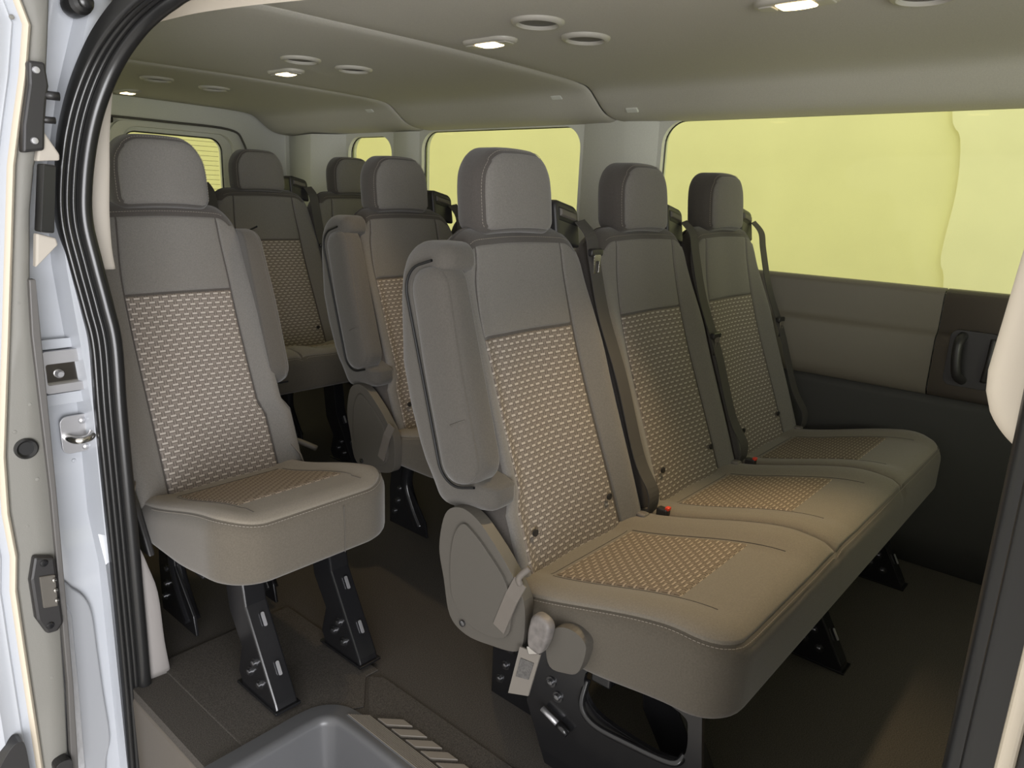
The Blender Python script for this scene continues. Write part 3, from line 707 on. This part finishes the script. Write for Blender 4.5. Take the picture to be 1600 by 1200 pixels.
# ------------------------------------------------------------------ sliding door standing open at the left edge
door = empty('door_1', (-.80, .43, -.4), None, None); door['kind'] = 'structure'
del_keys = None
def dl(V): return [(x+.80, y-.43, z+.4) for x, y, z in V]
ZR = [1.45, 1.337, 1.292, 1.213, 1.135, 1.072, .998, .88, .79, .70, .58, .475, .39, .325, .205, .079, -.067, -.3, -.5]
XR = np.interp(ZR[::-1], [-.5, -.095, .05, .19, .39, .579, .699, .791, .88, .998, 1.072, 1.135, 1.277, 1.337, 1.45], [-.80, -.786, -.776, -.769, -.759, -.753, -.750, -.750, -.747, -.734, -.720, -.699, -.678, -.670, -.655])[::-1]
XL = np.interp(ZR[::-1], [-.5, -.067, .205, .325, .399, .475, .594, .751, .924, 1.08, 1.213, 1.292, 1.328, 1.45], [-.828, -.828, -.829, -.829, -.820, -.824, -.817, -.793, -.769, -.747, -.716, -.702, -.713, -.73])[::-1]
def door_strip(name, cols, mat):
    V = []; m = len(cols)
    for z, xr, xl in zip(ZR, XR, XL):
        for f in cols: x, y = f(xr, xl); V.append((x, y, z))
    Fc = [(i*m+j, i*m+j+1, (i+1)*m+j+1, (i+1)*m+j) for i in range(len(ZR)-1) for j in range(m-1)]
    return ob(name, mesh(name, dl(V), Fc, mat, True, sharp=50), door)
door_strip('inner_trim', [lambda r, l: (r+.004, .50), lambda r, l: (r, .436), lambda r, l: (r-.004, .431), lambda r, l: (.5*(r+l), .428), lambda r, l: (l+.004, .430), lambda r, l: (l, .436)], 'door_trim')
door_strip('flange', [lambda r, l: (l+.001, .434), lambda r, l: (l-.002, .424), lambda r, l: (l-.006, .421), lambda r, l: (l-.010, .424), lambda r, l: (l-.013, .436)], 'paint_cream')
door_strip('outer_skin', [lambda r, l: (l-.012, .432), lambda r, l: (l-.022, .440), lambda r, l: (l-.026, .434), lambda r, l: (l-.034, .436), lambda r, l: (l-.055, .425), lambda r, l: (l-.065, .43), lambda r, l: (l-.070, .45), lambda r, l: (l-.072, .55), lambda r, l: (l-.07, .66)], 'paint')
ob('lower_panel', plate_mesh('lower_panel', [[(.66-.43, -.5+.4), (1.72-.43, -.5+.4), (1.72-.43, .86+.4), (.66-.43, .86+.4)]], -.905+.80, -.885+.80, 'x', 'paint'), door)
ob('roof_rail', plate_mesh('roof_rail', [[(.66-.43, 1.30+.4), (1.72-.43, 1.30+.4), (1.72-.43, 1.45+.4), (.66-.43, 1.45+.4)]], -.80+.80, -.775+.80, 'x', 'paint'), door)
struct(plate('wall_right_quarter_panel', [[(.78, -.5), (2.98, -.5), (2.98, .84), (.78, .84)]], -.80, -.78, 'x', 'paint', bev=.01))
def on_door(name, loops, y0, y1, mat, bev=.003, parent=None, seg=2):
    loops = [[(u+.80, v+.4) for u, v in lp] for lp in loops]
    return plate(name, loops, y0-.43, y1-.43, 'y', mat, parent or door, bev=bev, seg=seg)
g = on_door('guide_block', [[tuple(p) for p in [(-.719, 1.236), (-.695, 1.236), (-.693, 1.20), (-.697, 1.185), (-.705, 1.14), (-.710, 1.098), (-.742, 1.092), (-.736, 1.14), (-.722, 1.2)]]], .405, .430, 'dark_plastic', .004)
for (z, x, r) in ((1.186, -.690, .007), (1.147, -.700, .0055)):
    tube('guide_pin', [(x-.01+.80, .412-.43, z+.4), (x+.012+.80, .410-.43, z+.4)], r, 'dark_plastic', door, 10)
for (x, z) in ((-.710, 1.222), (-.724, 1.112)): ob('screw', lathe_mesh('screw', [(0, 0), (.006, 0), (.005, -.003), (0, -.0035)], 'bolt', 12, 'y'), door, (x+.80, .404-.43, z+.4))
on_door('rubber_stop', [[(-.717, 1.077), (-.699, 1.075), (-.713, .963), (-.733, .965)]], .395, .43, 'rubber', .003)
for tri in ([(-.709, 1.134), (-.686, 1.093), (-.687, 1.083), (-.722, 1.080)], [(-.735, .963), (-.706, .954), (-.704, .943), (-.742, .905)]):
    on_door('wedge_pad', [tri], .412, .43, 'strip', .003)
on_door('edge_seal', [[(-.752, .885), (-.742, .885), (-.744, .79), (-.750, .50), (-.762, .10), (-.772, -.10), (-.785, -.10), (-.772, .10), (-.760, .50), (-.758, .79)]], .420, .436, 'rubber_grey', .002)
hm = lathe_mesh('grommet', [(.012, .004), (.012, -.002), (.016, -.006), (.019, -.003), (.019, .004)], 'rubber', 24, 'y'); ob('grommet', hm, door, (-.787+.80, .427-.43, .587+.4))
ob('hole', lathe_mesh('hole', [(0, .0), (.013, 0), (.013, .001), (0, .001)], 'black', 20, 'y'), door, (-.787+.80, .4255-.43, .587+.4))
lt = on_door('contact_block', [[(-.801, .385), (-.768, .372), (-.767, .235), (-.778, .222), (-.797, .224), (-.811, .262), (-.812, .34)]], .412, .43, 'dark_plastic', .005)
on_door('contact_face', [[(-.798, .345), (-.772, .340), (-.774, .275), (-.798, .28)]], .408, .413, 'vinyl', .003, lt)
for i in range(3): o = ob('contact_pin', lathe_mesh('contact_pin', [(0, -.006), (.0035, -.005), (.0035, .0), (0, .0)], 'chrome', 10, 'y'), lt, (-.776+.80, .407-.43, .332-.021*i+.4))
for x, z in ((-.787, .368), (-.790, .240)): ob('screw', lathe_mesh('screw', [(0, -.003), (.006, -.002), (.007, .0), (0, 0)], 'black_metal', 12, 'y'), lt, (x+.80, .411-.43, z+.4))
on_door('lower_guide', [rrect(-.815, -.785, -.12, -.055, .012, 4)], .405, .43, 'dark_plastic', .004)
for (x, z) in ((-.728, 1.30), (-.715, 1.245), (-.768, .845), (-.772, .665), (-.80, .62), (-.776, .525), (-.80, .44), (-.795, .12)):
    ob('dimple', lathe_mesh('dimple', [(0, -.0022), (.003, -.0015), (.004, 0.0)], 'door_trim', 10, 'y'), door, (x+.80, .430-.43, z+.4))
# things on the jamb
stk = empty('door_striker', (-.678, .50, .574), 'shiny steel door striker loop on the white door jamb', 'striker')
plate('plate', [rrect(-.033, .031, -.037, .038, .014, 5)], -.006, -.001, 'y', 'bolt', stk, bev=.0015)
tube('loop', catmull([(-.022, -.004, -.004), (-.020, -.020, -.004), (-.010, -.030, -.006), (.008, -.030, -.004), (.019, -.020, .002), (.022, -.004, .004)], 6), .0075, 'chrome', stk, 12)
for x, z in ((.006, .026), (.008, -.028)): ob('screw', lathe_mesh('screw', [(0, -.004), (.005, -.003), (.0075, 0), (0, .001)], 'bolt', 14, 'y'), stk, (x, -.006, z))
br = empty('latch_bracket', (-.686, .50, .700), 'bright folded metal bracket with a bolt above the door striker', 'bracket')
plate('top_flange', [rrect(-.046, .040, .046, .064, .004, 3)], -.006, -.001, 'y', 'paint', br, bev=.001)
plate('channel', [rrect(-.044, .034, -.036, .044, .006, 4), rrect(-.040, .028, -.020, .020, .004, 4)], -.018, -.001, 'y', 'bolt', br, bev=.003)
plate('channel_back', [rrect(-.042, .030, -.022, .022, .004, 4)], -.006, -.003, 'y', 'chrome', br, bev=.001)
plate('lower_flange', [rrect(-.046, .040, -.062, -.040, .004, 3)], -.008, -.001, 'y', 'paint', br, bev=.001)
ob('bolt', lathe_mesh('hexbolt', [(0, -.012), (.005, -.012), (.0055, -.010), (.008, -.006), (.008, 0), (0, 0)], 'bolt', 12, 'y'), br, (-.016, -.004, -.002))
for (x, z) in ((-.698, .745), (-.655, .748), (-.69, .625), (-.70, .60), (-.688, .515), (-.658, .478)):
    ob('rivet', lathe_mesh('rivet', [(0, -.003), (.003, -.002), (.0042, 0)], 'paint', 10, 'y'), jb, (x, .518 if z > .6 else .515, z))
box('plug', (-.661, .480, .428), (-.640, .505, .500), 'rubber', jb, bev=.004)
stp = empty('door_buffer', (-.617, .455, 1.345), 'ribbed black rubber door buffer at the top of the opening', 'buffer')
ob('bellows', lathe_mesh('bellows', [(0, -.035), (.010, -.035), (.013, -.031), (.010, -.026), (.0165, -.021), (.012, -.014), (.019, -.008), (.014, -.002), (.020, .006), (.020, .03), (0, .03)], 'rubber', 24, 'y', 70), stp)
# dark wheel arch flare at the foot of the door
on_door('arch_flare', [[tuple(p) for p in catmull([(-.912, -.02), (-.892, .012), (-.877, .030), (-.865, .032), (-.857, .012), (-.856, -.10)], 5)]+[(-.858, -.32), (-.912, -.32)]], .402, .432, 'dark_plastic', .004)

# B pillar on the right: flange, cream trim; front passenger seat edge
struct(plate('trim_b_pillar_flange', [[(-1.000, -.4), (-1.010, -.4), (-1.010, 1.38), (-1.000, 1.38)]], -.672, -.648, 'x', 'paint_cream', bev=.003))
struct(plate('trim_b_pillar_gap', [[(-1.010, -.4), (-1.021, -.4), (-1.021, 1.38), (-1.010, 1.38)]], -.672, -.640, 'x', 'rubber', bev=.002))
struct(plate('wall_right_b_pillar', [[(-1.021, -.5), (-1.2, -.5), (-1.2, 1.5), (-1.021, 1.5)]], -.70, -.66, 'x', 'paint', bev=.012))
def cream():
    ax = lambda a, b, h: (-.575+h, a, b)
    P = Pillow(-1.10, -.938, .900, 1.345, (.03, .060, .06, .03), lambda a, b: .045+.0*a-.02*((a+1.02)/.08)**2, lambda a, b: -.03+0*a, .022, .012, ax, 1, lambda a, b: (a-.006-.07*np.maximum(b-.93, 0), b))
    return P.body('trim_b_pillar_cover', 16, 24, 'cream')
struct(ob('trim_b_pillar_cover', cream()))
fs = empty('front_passenger_seat', (-.14, -1.02, 0), 'grey cloth front seat back at the far right edge, beside the door frame', 'seat')
Pf = Pillow(-.235, .235, .38, 1.02, (.05, .05, .09, .09), lambda a, b: .075+.04*(b-.4)+0*a, lambda a, b: -.05+.02*(1-np.abs(a)/.235)+.04*(b-.4), .05, .04, lambda a, b, h: (a, h-.02, b))
ob('backrest', Pf.body('front_seat_back', 20, 28, 'cloth'), fs)
V, Fc = dashes(Pf.line([(-.19, .45), (-.19, .95)], .001), .010, .006, .0012); ob('stitching', mesh('stitching', V, Fc, 'black', False), fs)
Pf2 = Pillow(-.24, .24, -.52, -.02, .06, lambda a, b: .40+0*a, lambda a, b: .22+0*a, .04, .02, TOP); ob('seat_cushion', Pf2.body('front_seat_cushion', 14, 14, 'cloth_dark'), fs)
box('base', (-.20, -.45, 0), (.20, -.05, .225), 'dark_plastic', fs, bev=.02)

# ------------------------------------------------------------------ seats
# nearest bench: three seats across
S1, S2 = .489, .953
bench = empty('bench_seat', (0, 0, 0), 'nearest three-seat grey cloth bench with woven inserts, folded armrest on its side', 'bench seat', 'passenger seats')
cushion(bench, [0, S1, S2], -.240, S2+.240, .225, yf=-.672, r0=.075)
for i, x in enumerate((0, S1, S2)):
    add_back(bench, (x, 0, 0), ('left', 'mid', 'mid')[i]); add_retractor(bench, (x+.190, .018, 0))
    add_belt(bench, (x+.243, 0, 0), tz=(.935, .70, .70)[i])
add_armrest(bench, -.222, -1, dy=.036); side_shell(bench)
recliner_cover(bench)
# buckle with tag, strap stub, seat handle at the near end
bk = Pillow(-.021, .021, -.036, .036, (.012, .012, .018, .018), lambda a, b: .012+0*a, lambda a, b: -.010+0*a, .007, .006, lambda a, b, h: (-.272-h, -.350+a*.98+b*(-.2), .336+b+a*.2), 1, lambda a, b: (a*(1-.30*sstep((-b)/.04)), b))
bo = ob('seat_buckle', bk.body('seat_buckle', 12, 14, 'buckle'), bench)
plate('buckle_tongue', [[(-.330, .286), (-.356, .300), (-.352, .312), (-.324, .300)]], -.279, -.262, 'x', 'chrome', bo, bev=.002)
plate('buckle_tag', [[(-.306, .288), (-.352, .294), (-.330, .200), (-.284, .182)]], -.273, -.270, 'x', 'label', bo)
plate('tag_print', [[(-.310, .268), (-.340, .272), (-.330, .234), (-.301, .226)]], -.2745, -.2730, 'x', 'label_ink', bo)
strap('belt_strap', [(-.262, -.292, .405), (-.268, -.278, .37), (-.269, -.252, .298)], .028, .003, 'belt_light', bench, upv=(0, 1, .35))
tube('belt_loop', catmull([(-.25, -.30, .43), (-.262, -.288, .412), (-.262, -.292, .40)], 4), .006, 'belt_light', bench, 8)
side_axis_plate('seat_handle', [(-.372, .350), (-.405, .362), (-.432, .352), (-.436, .330), (-.424, .290), (-.40, .276), (-.365, .272), (-.355, .31)], -.262, -.235, 'vinyl', bench, .008, sm=4)
# end frame: steel plate with an oval opening, pull tube, feet
fr = side_axis_plate('end_frame', [(-.285, .270), (-.28, .13), (-.33, .02), (-.62, .02), (-.665, .05), (-.640, .15), (-.625, .29)], -.212, -.203, 'black_metal', bench, .002, holes=[[tuple(p) for p in catmull([(-.415, .265), (-.41, .215), (-.45, .185), (-.56, .18), (-.602, .20), (-.605, .25), (-.59, .275), (-.5, .283)], 4, True)]])
tube('pull_tube', catmull([(-.200, -.405, .235), (-.222, -.411, .198), (-.224, -.440, .175), (-.222, -.510, .176), (-.220, -.588, .186), (-.205, -.602, .20)], 6), .0062, 'black_metal', bench, 12)
for y, z in ((-.352, .177), (-.335, .20)): ob('bolt', bolt_mesh('x'), fr, (-.221, y, z))
tube('latch_pin', [(-.222, -.325, .143), (-.222, -.362, .130)], .0055, 'bolt', bench, 10)
tube('latch_sleeve', [(-.222, -.362, .130), (-.222, -.385, .121)], .007, 'black_metal', bench, 10)
for x in (-.10, .53, 1.06): add_leg(bench, x)
box('frame_rail', (-.20, -.45, .235), (S2+.2, -.41, .275), 'black_metal', bench, bev=.004)
box('frame_rail', (-.20, -.24, .235), (S2+.2, -.20, .275), 'black_metal', bench, bev=.004)
for i, x in enumerate((.245, .72)):
    rb = box('release_buckle', (x-.010, -.300, .350), (x+.010, -.272, .386), 'dark_plastic', bench, bev=.004)
    box('red_button', (x-.007, -.302, .383), (x+.007, -.292, .391), 'red', rb, bev=.002)

# single seat beside the door
Y3, Z3 = .801, .0128
single = empty('single_seat', (-.3548, Y3, Z3), 'single grey cloth seat beside the door frame, nearest the sliding door', 'seat', 'passenger seats')
cushion(single, [0], -.208, .205, .212, yf=-.645)
add_back(single, (0, 0, 0), 'one')
add_armrest(single, .185, 1, dy=.055)
for x in (-.105, .105): add_leg(single, x, .05)
box('frame_rail', (-.17, -.45, .24), (.17, -.41, .275), 'black_metal', single, bev=.004)
strap('belt_strap', [(.185, -.225, .40), (.200, -.24, .372), (.205, -.245, .345)], .030, .003, 'belt_light', single, upv=(0, 1, .2))
tube('buckle_stalk', catmull([(.20, -.17, .40), (.235, -.18, .385), (.28, -.20, .358)], 5), .008, 'vinyl', single, 8)
strap('belt_loop', catmull([(-.205, -.215, .405), (-.222, -.255, .385), (-.225, -.26, .345), (-.222, -.262, .32)], 4), .022, .003, 'belt_light', single, upv=(0, 1, .1))
side_axis_plate('hinge_cover', [(-.16, .26), (-.16, .42), (-.215, .43), (-.265, .36), (-.30, .30), (-.32, .262)], -.222, -.208, 'dark_plastic', single, .004)
V, Fc = sweep_verts([(.045, -.6485, .405), (.046, -.6495, .35), (.047, -.6475, .30)], .0009); ob('front_seam', mesh('front_seam', V, Fc, 'vinyl'), single)

# two-seat bench in the same row, behind the nearest bench
X3 = .3738
b3 = empty('bench_seat', (X3, Y3, Z3), 'shadowed bench with one headrest and armrest showing, between the single seat and the nearest bench', 'bench seat', 'passenger seats')
cushion(b3, [0, S1], -.235, S1+.235, .225)
for x in (0, S1):
    add_back(b3, (x, 0, 0), 'left' if x == 0 else 'mid'); add_retractor(b3, (x+.190, .018, 0)); add_belt(b3, (x+.243, 0, 0), tz=.80)
add_armrest(b3, -.222, -1, dy=.036); side_shell(b3); recliner_cover(b3)
strap('belt_strap', [(-.262, -.292, .405), (-.268, -.278, .37), (-.269, -.252, .298)], .028, .003, 'belt_light', b3, upv=(0, 1, .35))
for x in (-.10, .56): add_leg(b3, x)
# rear bench
Y4, Z4 = 1.8537, .0528
b4 = empty('bench_seat', (.5127, Y4, 0), 'dark rearmost bench in front of the back door window, two headrests showing', 'bench seat', 'passenger seats')
holder = []
cu = cushion(b4, [-.47, 0, .47], -.705, .70, .225)
for x in (-.47, 0, .47):
    add_back(b4, (x, 0, Z4), 'mid')
    add_retractor(b4, (x+.190, .018, Z4)); add_belt(b4, (x+.240, 0, Z4), tz=.76, foot=.33)
for c in b4.children:
    if c.name.startswith('seat_cushion'): c.location.z = Z4
for x in (-.55, 0, .55): add_leg(b4, x, zt=.33)

# ------------------------------------------------------------------ ceiling fittings
def zc(x): return float(np.interp(x, [p[0] for p in PROF], [p[1] for p in PROF]))
for (x, y, pw, lab) in ((.383, -.391, 30, 'lit ceiling lamp nearest the camera, cut by the top edge of the picture'), (.362, .411, 10.5, 'lit ceiling lamp in the middle, above the nearest bench'), (.377, 1.402, 3, 'lit ceiling lamp further back, beside two oval vents'), (.33, 2.62, 3, 'small lit ceiling lamp by the back doors, half hidden by the pillar strip')):
    t = empty('ceiling_lamp', (x, y, zc(x)+.002), lab, 'ceiling lamp', 'ceiling lamps')
    Pb = Pillow(-.038, .038, -.085, .085, .036, lambda a, b: -.012+0*a, lambda a, b: .004+0*a, .010, .002, TOP, -1)
    ob('bezel', Pb.body('bezel', 10, 16, 'lamp_body'), t)
    Pc = Pillow(-.022, .022, -.036, .036, .006, lambda a, b: -.0165+.002*(b/.036)**2, lambda a, b: -.010+0*a, .003, .002, TOP, -1)
    ob('lens', Pc.body('lens', 8, 10, 'lens'), t)
    for s in (-1, 1):
        Pd = Pillow(-.020, .020, -.016, .016, .008, lambda a, b: -.0145+0*a, lambda a, b: -.010+0*a, .003, .002, TOP, -1)
        ob('switch', Pd.body('switch', 6, 6, 'lamp_body'), t, (0, s*.057, 0))
    lamp_spot(t, pw, (-.36, -.10, -1) if pw > 20 else ((-.45, -.02, -1) if pw > 10 else (0, 0, -1)), 72 if pw > 20 else 90)
ring = lathe_mesh('ring', [(.047, .004), (.046, -.004), (.050, -.008), (.057, -.007), (.062, -.002), (.063, .004)], 'lamp_body', 36, 'z', 50)
disc = lathe_mesh('grille', [(0, .0), (.047, .0), (.047, .003), (0, .003)], 'grille', 30)
for (x, y, lab) in ((.468, -.599, 'round ceiling vent at the top right edge of the picture'), (.257, .161, 'round ceiling vent nearest the middle lamp, the left of that pair'), (.454, .167, 'round ceiling vent over the nearest bench, the right of that pair'),
                    (.260, 1.13, 'round ceiling vent just above the further lamp'), (.459, 1.124, 'round ceiling vent to the right of the further lamp'), (.215, 2.056, 'faint round ceiling vent far back on the left'), (.472, 2.10, 'faint round ceiling vent far back, right of its twin')):
    t = empty('ceiling_vent', (x, y, zc(x)-.001), lab, 'ceiling vent', 'ceiling vents')
    ob('ring', ring, t); ob('grille', disc, t)
